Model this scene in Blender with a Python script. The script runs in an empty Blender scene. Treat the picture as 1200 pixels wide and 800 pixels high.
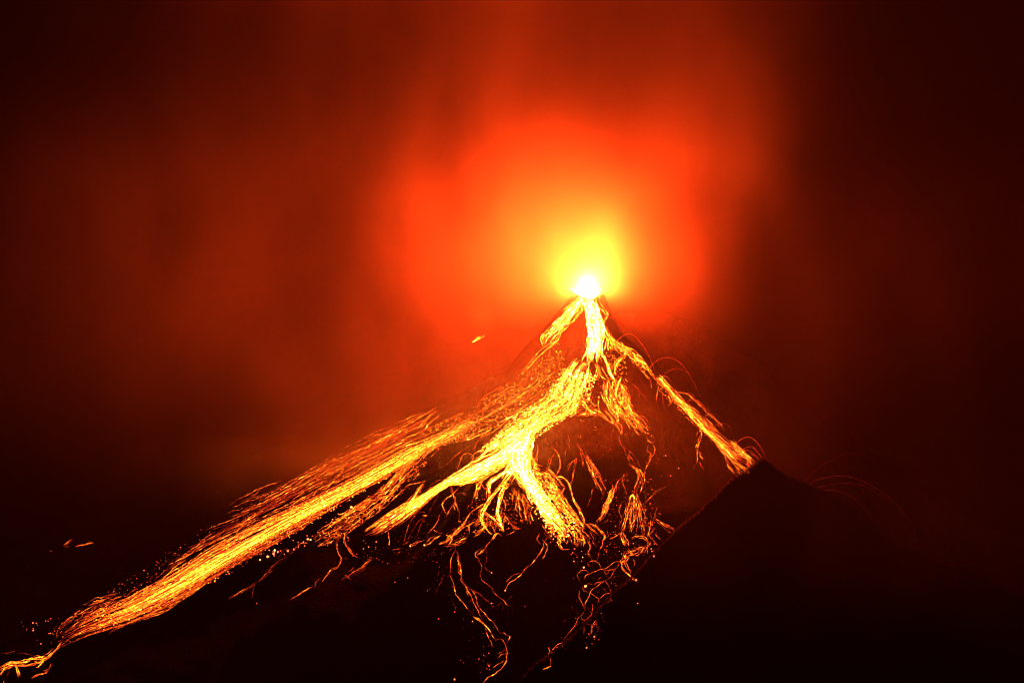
import bpy, math, random
import numpy as np
from mathutils import Vector
from mathutils.bvhtree import BVHTree

random.seed(7)
RNG = np.random.default_rng(7)
scene = bpy.context.scene
COL = scene.collection

# ---------------------------------------------------------------- camera, world, light, exposure
cam_d = bpy.data.cameras.new("camera")
cam_d.lens = 85.0
cam_d.sensor_width = 36.0
cam_d.clip_start = 0.5
cam_d.clip_end = 40000.0
cam = bpy.data.objects.new("camera", cam_d)
COL.objects.link(cam)
cam.location = (0, 0, 0)
cam.rotation_euler = (math.radians(90), 0, 0)
scene.camera = cam

world = bpy.data.worlds.new("World")
scene.world = world
world.use_nodes = True
wn = world.node_tree
wn.nodes.clear()
w_out = wn.nodes.new("ShaderNodeOutputWorld")
w_bg = wn.nodes.new("ShaderNodeBackground")
w_sky = wn.nodes.new("ShaderNodeTexSky")
w_sky.sky_type = 'NISHITA'
w_sky.sun_disc = False
w_sky.sun_elevation = math.radians(-6)          # deep night: the sun is under the horizon
w_sky.sun_rotation = math.radians(200)
w_bg.inputs['Strength'].default_value = 0.002
wn.links.new(w_sky.outputs[0], w_bg.inputs['Color'])
wn.links.new(w_bg.outputs[0], w_out.inputs['Surface'])

vs = scene.view_settings
vs.view_transform = 'Standard'
vs.look = 'None'
vs.gamma = 1.0
vs.use_curve_mapping = False
vs.exposure = 0.0

cy = scene.cycles
cy.use_denoising = True
try:
    cy.denoiser = 'OPENIMAGEDENOISE'
except Exception:
    pass
cy.max_bounces = 2
cy.diffuse_bounces = 0
cy.glossy_bounces = 0
cy.transmission_bounces = 0
cy.volume_bounces = 0
cy.transparent_max_bounces = 8
cy.volume_step_rate = 2.5
cy.volume_max_steps = 512
cy.use_adaptive_sampling = False
cy.filter_width = 1.2
scene.render.film_transparent = False

VENT_I = 6.4e6                                    # radiant intensity of the fire fountain
GLOW = (1.0, 0.0435, 0.0038)
VENT = (93.0, 2998.0, 62.0)


# ---------------------------------------------------------------- helpers
def tag(o, label=None, cat=None, group=None, kind=None):
    if label: o['label'] = label
    if cat: o['category'] = cat
    if group: o['group'] = group
    if kind: o['kind'] = kind
    return o


def empty(name, loc):
    o = bpy.data.objects.new(name, None)
    o.location = loc
    o.empty_display_size = 5
    COL.objects.link(o)
    return o


def link_mesh(name, verts, faces, material, parent=None, heat=None, smooth=True):
    """verts in world space; the object sits at its parent's origin."""
    me = bpy.data.meshes.new(name)
    if parent is not None:
        off = np.array(parent.location)
        verts = np.asarray(verts) - off
    me.from_pydata([tuple(v) for v in verts], [], faces)
    if heat is not None:
        at = me.attributes.new("lava_heat", 'FLOAT', 'POINT')
        at.data.foreach_set("value", np.asarray(heat, dtype=np.float32))
    if smooth:
        me.polygons.foreach_set("use_smooth", [True] * len(me.polygons))
    me.materials.append(material)
    me.update()
    o = bpy.data.objects.new(name, me)
    COL.objects.link(o)
    if parent is not None:
        o.parent = parent
    return o


# ---------------------------------------------------------------- materials
def new_mat(name):
    m = bpy.data.materials.new(name)
    m.use_nodes = True
    m.node_tree.nodes.clear()
    return m, m.node_tree.nodes, m.node_tree.links


def rock_material():
    m, n, l = new_mat("volcanic_ash_rock")
    out = n.new("ShaderNodeOutputMaterial")
    b = n.new("ShaderNodeBsdfPrincipled")
    tc = n.new("ShaderNodeTexCoord")
    n1 = n.new("ShaderNodeTexNoise"); n1.inputs['Scale'].default_value = 0.03; n1.inputs['Detail'].default_value = 8
    n2 = n.new("ShaderNodeTexNoise"); n2.inputs['Scale'].default_value = 0.25; n2.inputs['Detail'].default_value = 6
    rp = n.new("ShaderNodeValToRGB")
    rp.color_ramp.elements[0].position = 0.3; rp.color_ramp.elements[0].color = (0.006, 0.0056, 0.0056, 1)
    rp.color_ramp.elements[1].position = 0.72; rp.color_ramp.elements[1].color = (0.018, 0.0165, 0.016, 1)
    bp = n.new("ShaderNodeBump"); bp.inputs['Strength'].default_value = 0.9; bp.inputs['Distance'].default_value = 2.5
    l.new(tc.outputs['Object'], n1.inputs['Vector']); l.new(tc.outputs['Object'], n2.inputs['Vector'])
    l.new(n1.outputs['Fac'], rp.inputs['Fac']); l.new(rp.outputs[0], b.inputs['Base Color'])
    l.new(n2.outputs['Fac'], bp.inputs['Height']); l.new(bp.outputs[0], b.inputs['Normal'])
    b.inputs['Roughness'].default_value = 0.95
    b.inputs['Specular IOR Level'].default_value = 0.1
    l.new(b.outputs[0], out.inputs['Surface'])
    return m


def lava_material(name, sampling, crust=0.0, scale=0.12, gain=1.0, pale=0.0, red=1.0):
    """Molten rock: 'heat' is how hot a point of the lava is; colour follows the heat."""
    m, n, l = new_mat(name)
    out = n.new("ShaderNodeOutputMaterial")
    em = n.new("ShaderNodeEmission")
    at = n.new("ShaderNodeAttribute"); at.attribute_name = "lava_heat"
    lg = n.new("ShaderNodeMath"); lg.operation = 'LOGARITHM'; lg.inputs[1].default_value = 10.0
    mr = n.new("ShaderNodeMapRange"); mr.inputs['From Min'].default_value = -1.0; mr.inputs['From Max'].default_value = 2.0
    rp = n.new("ShaderNodeValToRGB")
    e = rp.color_ramp.elements
    e[0].position = 0.0; e[0].color = (1, 0.03, 0.008, 1)
    e[1].position = 1.0; e[1].color = (1, 0.25 * red, 0.04 * red, 1)
    x = e.new(0.38); x.color = (1, 0.06 * red + .08 * pale, 0.010 + .07 * pale, 1)
    x = e.new(0.62); x.color = (1, 0.155 * red + .14 * pale, 0.006 + .12 * pale, 1)
    x = e.new(0.82); x.color = (1, 0.20 * red + .12 * pale, 0.010 + .10 * pale, 1)
    tc = n.new("ShaderNodeTexCoord")
    nz = n.new("ShaderNodeTexNoise"); nz.inputs['Scale'].default_value = scale; nz.inputs['Detail'].default_value = 5
    cr = n.new("ShaderNodeMapRange")
    cr.inputs['From Min'].default_value = 0.35; cr.inputs['From Max'].default_value = 0.68
    cr.inputs['To Min'].default_value = 1.0 - crust; cr.inputs['To Max'].default_value = 1.0 + crust
    mu = n.new("ShaderNodeMath"); mu.operation = 'MULTIPLY'
    mg = n.new("ShaderNodeMath"); mg.operation = 'MULTIPLY'; mg.inputs[1].default_value = gain
    l.new(tc.outputs['Object'], nz.inputs['Vector']); l.new(nz.outputs['Fac'], cr.inputs['Value'])
    l.new(at.outputs['Fac'], mu.inputs[0]); l.new(cr.outputs[0], mu.inputs[1])
    l.new(mu.outputs[0], mg.inputs[0])
    l.new(mg.outputs[0], lg.inputs[0]); l.new(lg.outputs[0], mr.inputs['Value'])
    l.new(mr.outputs[0], rp.inputs['Fac']); l.new(rp.outputs[0], em.inputs['Color'])
    l.new(mg.outputs[0], em.inputs['Strength']); l.new(em.outputs[0], out.inputs['Surface'])
    m.cycles.emission_sampling = sampling
    return m


M_ROCK = rock_material()
M_LAVA = lava_material("lava_and_trail_glow", 'NONE', 0.75, 0.35)  # also colours the light trails of rolling blocks and thrown sparks
M_BED = lava_material("molten_lava_channel", 'FRONT_BACK', 0.9, 0.09, red=0.4)
M_CLOT = lava_material("incandescent_rock", 'NONE', 0.35, 1.2, pale=0.35)


# ---------------------------------------------------------------- the shape of the land
K=18/85/600
def px(u,v,y): return ((u-600)*K*y,(400-v)*K*y)
def _h(ix,iy,s):
    n=(ix.astype(np.int64)*374761393+iy.astype(np.int64)*668265263+s*974634777)&0x7fffffff
    n=((n^(n>>13))*1274126177)&0x7fffffff
    return ((n^(n>>16))&0xffff)/65535.0
def vnoise(x,y,s=0):
    ix=np.floor(x);iy=np.floor(y);fx=x-ix;fy=y-iy
    fx=fx*fx*fx*(fx*(fx*6-15)+10);fy=fy*fy*fy*(fy*(fy*6-15)+10)
    a=_h(ix,iy,s);b=_h(ix+1,iy,s);c=_h(ix,iy+1,s);d=_h(ix+1,iy+1,s)
    return (a+(b-a)*fx)*(1-fy)+(c+(d-c)*fx)*fy-.5
def smax(a,b,k):
    h=np.clip(.5+.5*(a-b)/k,0,1)
    return b+(a-b)*h+k*h*(1-h)
LR=np.array([18,50,90,150,250,330,410,490,570,640,790,1300])*1.0588
LD=np.array([0,40,82,125,177,217,257,307,362,402,480,620])*1.0588
RR=np.array([18,29,38,75,110,160,200,260,360,510,800,1300])*1.0588
RD=np.array([0,30,46,82,113,157,197,247,317,407,520,620])*1.0588
BU=np.array([-900,-300,0,60,180,240,330,430,500,560,600,640,720,780,830,880,940,1000,1080,1200,1500,2300])
BV=np.array([820,730,650,625,575,552,512,455,420,398,388,380,371,369,388,423,468,513,568,640,770,900])
SU=np.array([300,600,745,790,825,860,893,925,960,1050,1200,1500,2200])
SV=np.array([960,800,668,617,588,561,539,553,574,628,705,840,1000])
# crest of the spur: lower left front to right back, turned to shade its near face
SY0=np.interp(SU,[300,600,745,893,1200,1500,2200],[1980,2120,2330,2560,2650,2700,2760])
SX=(SU-600)*K*SY0
SZ=(400-SV)*K*SY0
def height(x,y):
    x=np.asarray(x,float);y=np.asarray(y,float)
    # lava cone
    ax,ay=95.0,3000.0
    dx=x-ax;dy=y-ay;r=np.hypot(dx,dy)+1e-6
    w=.5+.5*dx/r
    A=60-(np.interp(r,LR,LD)*(1-w)+np.interp(r,RR,RD)*w)
    A=np.where(r<20,np.minimum(A,0)*0+50+10*np.clip(r/17,0,1)**3,A)
    th=np.arctan2(dy,dx)
    A=A-7*np.exp(-((th+1.5708)/.75)**2)*np.exp(-(np.maximum(r-14,0)/26)**2)  # near rim lowered to let the fountain light the front slope
    A=A+np.minimum(r*.045,16)*2*vnoise(th*7+r*.004,r*.006+3,5)
    # slope steepened below the lava fork to keep the lower ground in shade
    A=A-.5*np.clip(r-300,0,330)*np.exp(-((th+1.5)/.8)**4)
    # old summit behind
    y0=3330.0
    yb=np.interp(x,[-700,-60,60,160,600],[3420,3330,3330,3125,3210])
    kk=K*yb
    B=np.interp(x/kk+600,BU,400-BV)*kk-.62*np.abs(y-yb)
    # dark spur in front
    yc=np.interp(x,SX,SY0)
    zc=np.interp(x,SX,SZ)
    zc=zc+13*vnoise(x/52+.4,y*0,31)+6*vnoise(x/19,y*0,32)
    d=y-yc
    S=zc-np.where(d>0,1.1,.72)*np.abs(d)
    S=S+np.clip((zc-10-S)/140,0,1)*(3*vnoise(x/95+y/150,y/130,21))
    h=smax(smax(A,B,14.),S,4.)
    # dome in the fork of the lava
    h=h+24*np.exp(-(((x-84)/62)**2+((y-2752)/48)**2))
    n=26*vnoise(x/170,y/170,1)+12*vnoise(x/70,y/70,2)+5.5*vnoise(x/27,y/27,3)+2.6*vnoise(x/11,y/11,4)
    far=np.clip(r/120,0.08,1)
    onS=np.clip((S-np.maximum(A,B)+6)/30,0,1)
    h=h+n*far*.8*(1-.75*onS)
    # plain and the hill under the camera
    plain=-560+60*vnoise(x/600,y/600,8)+14*vnoise(x/120,y/120,9)
    h=smax(h,plain,60.)
    rc=np.hypot(x,y)
    hill=-3-.5*np.maximum(rc-4,0)+np.clip(rc/60,0,1)*3*vnoise(x/20,y/20,11)
    h=smax(h,hill,4.) if False else np.maximum(h,hill)
    return h


def axis(parts):
    out = []
    for a, b, n in parts:
        out += list(np.linspace(a, b, n, endpoint=False))
    out.append(parts[-1][1])
    return np.array(out)


def build_terrain():
    xs = axis([(-9000, -2200, 20), (-2200, -760, 48), (-760, 520, 256), (520, 900, 50), (900, 2200, 44), (2200, 9000, 20)])
    ys = axis([(-1500, -60, 8), (-60, 60, 30), (60, 300, 20), (300, 1960, 50), (1960, 2660, 180), (2660, 3110, 92), (3110, 3450, 44),
               (3450, 4600, 30), (4600, 14000, 20)])
    X, Y = np.meshgrid(xs, ys)
    Z = height(X, Y)
    ny, nx = X.shape
    V = np.stack([X.ravel(), Y.ravel(), Z.ravel()], 1)
    i = np.arange(ny - 1)[:, None] * nx + np.arange(nx - 1)[None, :]
    F = np.stack([i, i + 1, i + 1 + nx, i + nx], -1).reshape(-1, 4)
    verts = [tuple(v) for v in V]
    faces = [tuple(int(k) for k in f) for f in F]
    o = link_mesh("terrain", verts, faces, M_ROCK)
    tag(o, "dark ash covered volcano slopes, old summit ridge, black spur and valley floor", "terrain", kind="structure")
    return BVHTree.FromPolygons(verts, faces)


BVH = build_terrain()


def hit(u, v):
    """The point of the ground seen at a place of the photograph, with its normal."""
    d = Vector(((u - 600) * K, 1.0, (400 - v) * K)).normalized()
    p, n, i, t = BVH.ray_cast(d * 200.0, d, 12000.0)
    if p is None or p.y > 4200:
        return None
    if n.dot(d) > 0:
        n = -n
    return np.array(p), np.array(n)


# ---------------------------------------------------------------- haze and smoke
def volume_box():
    x0, x1, y0, y1, z0, z1 = -9100, 9100, -1600, 14100, -700, 900
    v = [(x, y, z) for x in (x0, x1) for y in (y0, y1) for z in (z0, z1)]
    f = [(0, 1, 3, 2), (4, 6, 7, 5), (0, 4, 5, 1), (2, 3, 7, 6), (0, 2, 6, 4), (1, 5, 7, 3)]
    m, n, l = new_mat("night_haze")
    out = n.new("ShaderNodeOutputMaterial")
    pv = n.new("ShaderNodeVolumePrincipled")
    pv.inputs['Color'].default_value = (0.85, 0.85, 0.87, 1)
    pv.inputs['Density'].default_value = HAZE_D
    l.new(pv.outputs[0], out.inputs['Volume'])
    o = link_mesh("haze", v, f, m, smooth=False)
    tag(o, "thin night haze filling the air around the whole mountain", "haze", kind="stuff")


# billows of the eruption smoke: place in the photo (u, v), distance, size in x, y, z, density
PUFFS = [
    (695, 290, 3010, 40, 60, 55, 0.000344),
    (690, 250, 3030, 80, 100, 100, 0.00127),
    (640, 280, 3050, 120, 120, 130, 0.00105),
    (650, 180, 3060, 130, 130, 150, 0.000331),
    (720, 60, 3080, 140, 150, 160, 0.000226),
    (560, 340, 3080, 110, 110, 90, 0.000622),
    (540, 200, 3080, 140, 130, 170, 0.000849),
    (760, 230, 3060, 90, 100, 130, 0.00103),
    (830, 100, 3080, 110, 130, 150, 0.000601),
    (420, 330, 3080, 170, 150, 160, 0.000142),
    (250, 330, 3090, 190, 170, 170, 0.0008),
    (60, 350, 3100, 190, 180, 170, 0.000563),
    (300, 120, 3100, 220, 170, 170, 0.000232),
    (980, 330, 3100, 110, 140, 120, 7.86e-05),
    (1130, 340, 3100, 150, 160, 150, 8.37e-05),
    (560, -80, 3090, 260, 180, 120, 0.00145),
    (440, 450, 3000, 150, 140, 70, 0.000893),
    (900, 430, 2950, 120, 120, 80, 0.000121),
    # smoke drifting over the front of the cone, lit by the lava itself
    (690, 332, 2990, 22, 24, 26, 4e-3), (705, 262, 3008, 21, 28, 62, 7e-3), (698, 225, 3015, 32, 40, 48, 2.2e-3), (664, 402, 2900, 52, 34, 36, 1.2e-3),
    (592, 446, 2835, 130, 55, 46, 9e-4), (692, 488, 2735, 66, 40, 30, 3.2e-3), (480, 497, 2870, 160, 70, 44, 2.2e-3),
    (340, 562, 2850, 130, 60, 36, 1.6e-3), (690, 520, 2650, 190, 100, 58, 8e-4), (410, 533, 2845, 120, 45, 28, 6e-3),
    (770, 425, 2880, 50, 40, 50, 3.5e-4), (900, 610, 2270, 250, 100, 90, 2.2e-4),  # the second puff is added before the spur to brighten its dark face
    (690, 345, 2962, 44, 20, 26, 6e-4), (612, 425, 2880, 75, 40, 38, 8e-4), (561, 384, 3285, 13, 14, 16, 1.6e-2),
]
HAZE_D = 1.5e-5


def smoke_plume():
    m, n, l = new_mat("volcanic_smoke")
    out = n.new("ShaderNodeOutputMaterial")
    pv = n.new("ShaderNodeVolumePrincipled")
    pv.inputs['Color'].default_value = (0.9, 0.9, 0.9, 1)
    pv.inputs['Density'].default_value = 1.0 / 2000.0
    l.new(pv.outputs[0], out.inputs['Volume'])

    g = bpy.data.node_groups.new("smoke_billows", 'GeometryNodeTree')
    g.interface.new_socket("Geometry", in_out='INPUT', socket_type='NodeSocketGeometry')
    g.interface.new_socket("Geometry", in_out='OUTPUT', socket_type='NodeSocketGeometry')
    n, l = g.nodes, g.links
    gout = n.new("NodeGroupOutput")
    pos = n.new("GeometryNodeInputPosition")

    def vm(op, a, b):
        k = n.new("ShaderNodeVectorMath"); k.operation = op
        for i, s in enumerate((a, b)):
            if isinstance(s, tuple): k.inputs[i].default_value = s
            else: l.new(s, k.inputs[i])
        return k

    def ma(op, a, b=0.0, c=None):
        k = n.new("ShaderNodeMath"); k.operation = op
        for i, s in enumerate((a, b) if c is None else (a, b, c)):
            if isinstance(s, (int, float)): k.inputs[i].default_value = s
            else: l.new(s, k.inputs[i])
        return k.outputs[0]

    # billowing warp of space so that the puffs lose their round outlines
    nw = n.new("ShaderNodeTexNoise"); nw.inputs['Scale'].default_value = 0.0036; nw.inputs['Detail'].default_value = 3
    l.new(pos.outputs[0], nw.inputs['Vector'])
    w1 = vm('SUBTRACT', nw.outputs['Color'], (0.5, 0.5, 0.5))
    w2 = vm('MULTIPLY', w1.outputs[0], (WARP, WARP, WARP))
    wp = vm('ADD', pos.outputs[0], w2.outputs[0]).outputs[0]
    total = None
    for (u, v, y, sx, sy, sz, a) in PUFFS:
        c = ((u - 600) * K * y, float(y), (400 - v) * K * y)
        d = vm('SUBTRACT', wp, c)
        e = vm('DIVIDE', d.outputs[0], (float(sx), float(sy), float(sz)))
        q = vm('DOT_PRODUCT', e.outputs[0], e.outputs[0])
        ex = ma('POWER', math.exp(-1.0), q.outputs['Value'])
        total = ma('MULTIPLY', ex, a) if total is None else ma('MULTIPLY_ADD', ex, a, total)
    # rising streaks and billows
    st = vm('MULTIPLY', vm('ADD', wp, SHIFT).outputs[0], (1.0, 0.35, 0.45))
    n1 = n.new("ShaderNodeTexNoise"); n1.inputs['Scale'].default_value = 0.011; n1.inputs['Detail'].default_value = 5
    n1.inputs['Roughness'].default_value = 0.55
    l.new(st.outputs[0], n1.inputs['Vector'])
    bill = ma('MULTIPLY_ADD', n1.outputs['Fac'], 3.2, -0.58)
    bill = ma('MAXIMUM', bill, 0.2)
    dens = ma('MULTIPLY', total, bill)
    cut = ma('SUBTRACT', dens, 4e-6)
    dens = ma('MULTIPLY', ma('MAXIMUM', cut, 0.0), 2000.0)
    vc = n.new("GeometryNodeVolumeCube")
    lo, hi = (-1080, 2040, -400), (900, 3640, 860)
    vc.inputs['Min'].default_value = lo
    vc.inputs['Max'].default_value = hi
    vox = 10.0
    for ax, k in zip(range(3), ('X', 'Y', 'Z')):
        vc.inputs['Resolution ' + k].default_value = int((hi[ax] - lo[ax]) / vox)
    l.new(dens, vc.inputs['Density'])
    sm = n.new("GeometryNodeSetMaterial")
    sm.inputs['Material'].default_value = m
    l.new(vc.outputs[0], sm.inputs['Geometry'])
    l.new(sm.outputs[0], gout.inputs[0])

    vd = bpy.data.volumes.new("smoke_plume")
    o = bpy.data.objects.new("smoke_plume", vd)
    vd.materials.append(m)
    COL.objects.link(o)
    md = o.modifiers.new("billows", 'NODES')
    md.node_group = g
    tag(o, "huge eruption cloud lit red and orange, rising behind the summit", "smoke", kind="stuff")


WARP = 110.0
SHIFT = (-1500.0, 700.0, -100.0)
volume_box()
smoke_plume()


# ---------------------------------------------------------------- lava: builders
def P(s):
    """'u,v u,v ...' -> array of photo places"""
    return np.array([[float(c) for c in q.split(',')] for q in s.split()])


def resample(p, step):
    """smooth curve through the traced places, points 'step' apart"""
    if len(p) == 2:
        q = p
    else:
        e = np.vstack([2 * p[0] - p[1], p, 2 * p[-1] - p[-2]])
        q = []
        for i in range(1, len(e) - 2):
            for t in np.linspace(0, 1, 8, endpoint=False):
                a, b, c, d = e[i - 1], e[i], e[i + 1], e[i + 2]
                q.append(.5 * ((2 * b) + (c - a) * t + (2 * a - 5 * b + 4 * c - d) * t * t + (3 * b - a - 3 * c + d) * t ** 3))
        q.append(p[-1])
        q = np.array(q)
    L = np.concatenate([[0], np.cumsum(np.hypot(*np.diff(q, axis=0).T))])
    n = max(2, int(round(L[-1] / step)) + 1)
    s = np.linspace(0, L[-1], n)
    return np.stack([np.interp(s, L, q[:, 0]), np.interp(s, L, q[:, 1])], 1)


def smooth_noise(n, every):
    k = max(2, int(n / every) + 2)
    return np.interp(np.linspace(0, k - 1, n), np.arange(k), RNG.normal(0, 1, k))


def tube(pts, rad, heat, sides=4):
    """closed tapering tube through pts"""
    n = len(pts)
    T = np.gradient(pts, axis=0)
    T /= np.linalg.norm(T, axis=1)[:, None] + 1e-9
    up = np.array([0.23, -0.71, 0.66])
    A = np.cross(T, up); A /= np.linalg.norm(A, axis=1)[:, None] + 1e-9
    Bn = np.cross(T, A)
    ang = np.arange(sides) * 2 * np.pi / sides + .4
    V = pts[:, None, :] + rad[:, None, None] * (np.cos(ang)[None, :, None] * A[:, None, :] + np.sin(ang)[None, :, None] * Bn[:, None, :])
    V = V.reshape(-1, 3)
    F = []
    for i in range(n - 1):
        for k in range(sides):
            a = i * sides + k; b = i * sides + (k + 1) % sides
            F.append((a, b, b + sides, a + sides))
    F.append(tuple(range(sides - 1, -1, -1)))
    F.append(tuple(range((n - 1) * sides, n * sides)))
    return V, F, np.repeat(heat, sides)


def trail_pieces(p, width, heat, wig=0.5, fade=(0.15, 0.25), lump=1.25, step=2.6, lift=0.35):
    """light trail of one rolling block, as a tube on the ground -> list of (verts, faces, heat); split where it crosses an edge of the land"""
    q = resample(p, step)
    n = len(q)
    if n > 3 and wig > 0:
        T = np.gradient(q, axis=0); T /= np.linalg.norm(T, axis=1)[:, None] + 1e-9
        N = np.stack([-T[:, 1], T[:, 0]], 1)
        env = np.minimum(1, np.minimum(np.arange(n), np.arange(n)[::-1]) / 2.0)
        q = q + N * (wig * (smooth_noise(n, 4) + .6 * smooth_noise(n, 1.5)) * env)[:, None]
    t = np.linspace(0, 1, n)
    f = np.clip(t / max(fade[0], 1e-3), 0, 1) * np.clip((1 - t) / max(fade[1], 1e-3), 0, 1)
    h = heat * (.25 + .75 * f) * np.exp(lump * .55 * (smooth_noise(n, 2.5) + .8 * RNG.normal(0, 1, n)) - .1)
    r = WIDTH * width * (.45 + .55 * f) * np.exp(.22 * RNG.normal(0, 1, n))
    runs, cur, last = [], [], None
    for i in range(n):
        a = hit(*q[i])
        if a is None:
            if len(cur) > 1: runs.append(cur)
            cur, last = [], None
            continue
        pt = a[0] + a[1] * lift
        if last is not None and np.linalg.norm(pt - last) > 22:
            if len(cur) > 1: runs.append(cur)
            cur = []
        cur.append((pt, r[i], h[i])); last = pt
    if len(cur) > 1: runs.append(cur)
    out = []
    for c in runs:
        out.append(tube(np.array([x[0] for x in c]), np.array([x[1] for x in c]), np.array([x[2] for x in c])))
    return out


def join(pieces):
    V, F, H, o = [], [], [], 0
    for v, f, h in pieces:
        V.append(v); H.append(h)
        F += [tuple(k + o for k in q) for q in f]
        o += len(v)
    return np.vstack(V), F, np.concatenate(H)


WIDTH, COUNT = 0.27, 0.66


class Flow:
    """a lava flow: the thing, its molten channel and the light trails of rolling blocks"""

    def __init__(self, label, u, v, name="lava_flow", cat="lava flow", group=None):
        a = hit(u, v)
        self.root = empty(name, tuple(a[0]))
        tag(self.root, label, cat, group)
        self.threads = []                       # (size, pieces)

    def line(self, s, heat, width=.62, copies=1, spread=1.2, wig=.5, **k):
        p = P(s) if isinstance(s, str) else s
        for c in range(copies):
            q = p if c == 0 else p + RNG.normal(0, spread, (1, 2)) + RNG.normal(0, spread * .35, p.shape)
            if c and len(p) > 3:
                i, j = sorted(RNG.integers(0, len(p), 2))
                if j - i >= 2: q = q[i:j + 1]
            pc = trail_pieces(q, width * (1 if c == 0 else .8), heat * (1 if c == 0 else RNG.uniform(.3, .9)), wig, **k)
            for x in pc: self.threads.append((len(x[0]) * width * math.sqrt(heat), [x]))

    def band(self, A, B, n, length, heat, width=(.4, .75), wig=.5, core=None, hot_t=None, lanes=None, **k):
        """n threads between the edges A and B; length is a range of shares of the band, heat a range"""
        a, b = resample(P(A), 4), resample(P(B), 4)
        m = max(len(a), len(b))
        ti = np.linspace(0, 1, m)
        a = np.stack([np.interp(ti, np.linspace(0, 1, len(a)), a[:, j]) for j in (0, 1)], 1)
        b = np.stack([np.interp(ti, np.linspace(0, 1, len(b)), b[:, j]) for j in (0, 1)], 1)
        if lanes: cen = np.linspace(0, 1, lanes) + RNG.normal(0, .4 / lanes, lanes)
        for i in range(int(n * COUNT)):
            s = RNG.uniform(0, 1) + RNG.normal(0, .07) if lanes is None else cen[int(RNG.integers(lanes))] + RNG.normal(0, .016)
            Ls = RNG.uniform(*length)
            t0 = RNG.uniform(0, max(1 - Ls, .0001)) if Ls < 1 else 0
            i0 = int(t0 * (m - 1)); i1 = max(i0 + 2, int(min(1, t0 + Ls) * (m - 1)))
            i1 = min(i1, m - 1)
            if i1 - i0 < 1: continue
            ss = s + np.linspace(0, RNG.normal(0, .11 if lanes is None else .025), i1 - i0 + 1)
            q = a[i0:i1 + 1] * (1 - ss[:, None]) + b[i0:i1 + 1] * ss[:, None]
            h = math.exp(RNG.uniform(math.log(heat[0]), math.log(heat[1])))
            if core is not None: h *= math.exp(-((s - core[0]) / core[1]) ** 2) * core[2] + 1 - min(core[2], .75)
            if hot_t is not None: h *= np.interp((i0 + i1) / 2 / (m - 1), *hot_t)
            w = RNG.uniform(*width)
            pc = trail_pieces(q, w, h, wig, **k)
            for x in pc: self.threads.append((len(x[0]) * w * math.sqrt(h), [x]))

    def bed(self, A, B, heat, inset=.12, nt=40, ns=5, lift=.12, prof=None):
        """the molten channel under the threads"""
        a, b = P(A), P(B)
        a, b = resample(a, 2), resample(b, 2)
        ti = np.linspace(0, 1, nt)
        a = np.stack([np.interp(ti, np.linspace(0, 1, len(a)), a[:, j]) for j in (0, 1)], 1)
        b = np.stack([np.interp(ti, np.linspace(0, 1, len(b)), b[:, j]) for j in (0, 1)], 1)
        wob = [smooth_noise(nt, 3) * .06 for _ in range(2)]
        V, idx, H = [], {}, []
        for i in range(nt):
            s0, s1 = inset + wob[0][i], 1 - inset + wob[1][i]
            c = np.interp(ti[i], [0, .06, .8, 1], [.5, 1, 1, .08])
            s0, s1 = .5 - (.5 - s0) * c, .5 + (s1 - .5) * c
            for j in range(ns):
                s = s0 + (s1 - s0) * j / (ns - 1)
                hh = hit(*(a[i] * (1 - s) + b[i] * s))
                if hh is None: continue
                idx[i, j] = len(V)
                V.append(hh[0] + hh[1] * lift)
                H.append(heat * (1 if prof is None else np.interp(ti[i], *prof)) * (.35 + .65 * math.sin(math.pi * j / (ns - 1))))
        F = []
        for i in range(nt - 1):
            for j in range(ns - 1):
                q = [(i, j), (i, j + 1), (i + 1, j + 1), (i + 1, j)]
                if all(k in idx for k in q):
                    c = [V[idx[k]] for k in q]
                    if max(np.linalg.norm(c[x] - c[(x + 1) % 4]) for x in range(4)) < 45:
                        F.append(tuple(idx[k] for k in q))
        if F:                                     # keep the one connected sheet
            lab = list(range(len(V)))
            def find(x):
                while lab[x] != x: x = lab[x]
                return x
            for q in F:
                for k in q[1:]: lab[find(k)] = find(q[0])
            cnt = {}
            for q in F: cnt[find(q[0])] = cnt.get(find(q[0]), 0) + 1
            best = max(cnt, key=cnt.get)
            F = [q for q in F if find(q[0]) == best]
            use = sorted({k for q in F for k in q})
            new = {k: i for i, k in enumerate(use)}
            link_mesh("lava_channel", [V[k] for k in use], [tuple(new[k] for k in q) for q in F], M_BED, self.root, [H[k] for k in use])

    def done(self):
        self.threads.sort(key=lambda x: -x[0])
        for size, pc in self.threads[:100]:
            v, f, h = join(pc)
            link_mesh("light_trail", v, f, M_LAVA, self.root, h)  # long-exposure trail of a tumbling glowing block, modelled as a tube
        rest = [p for s, pc in self.threads[100:] for p in pc]
        if rest:
            v, f, h = join(rest)
            o = link_mesh("trail_tangle", v, f, M_LAVA, self.root, h)
            o['kind'] = "stuff"
        n = len(self.threads)
        self.threads = []
        return n


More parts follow.
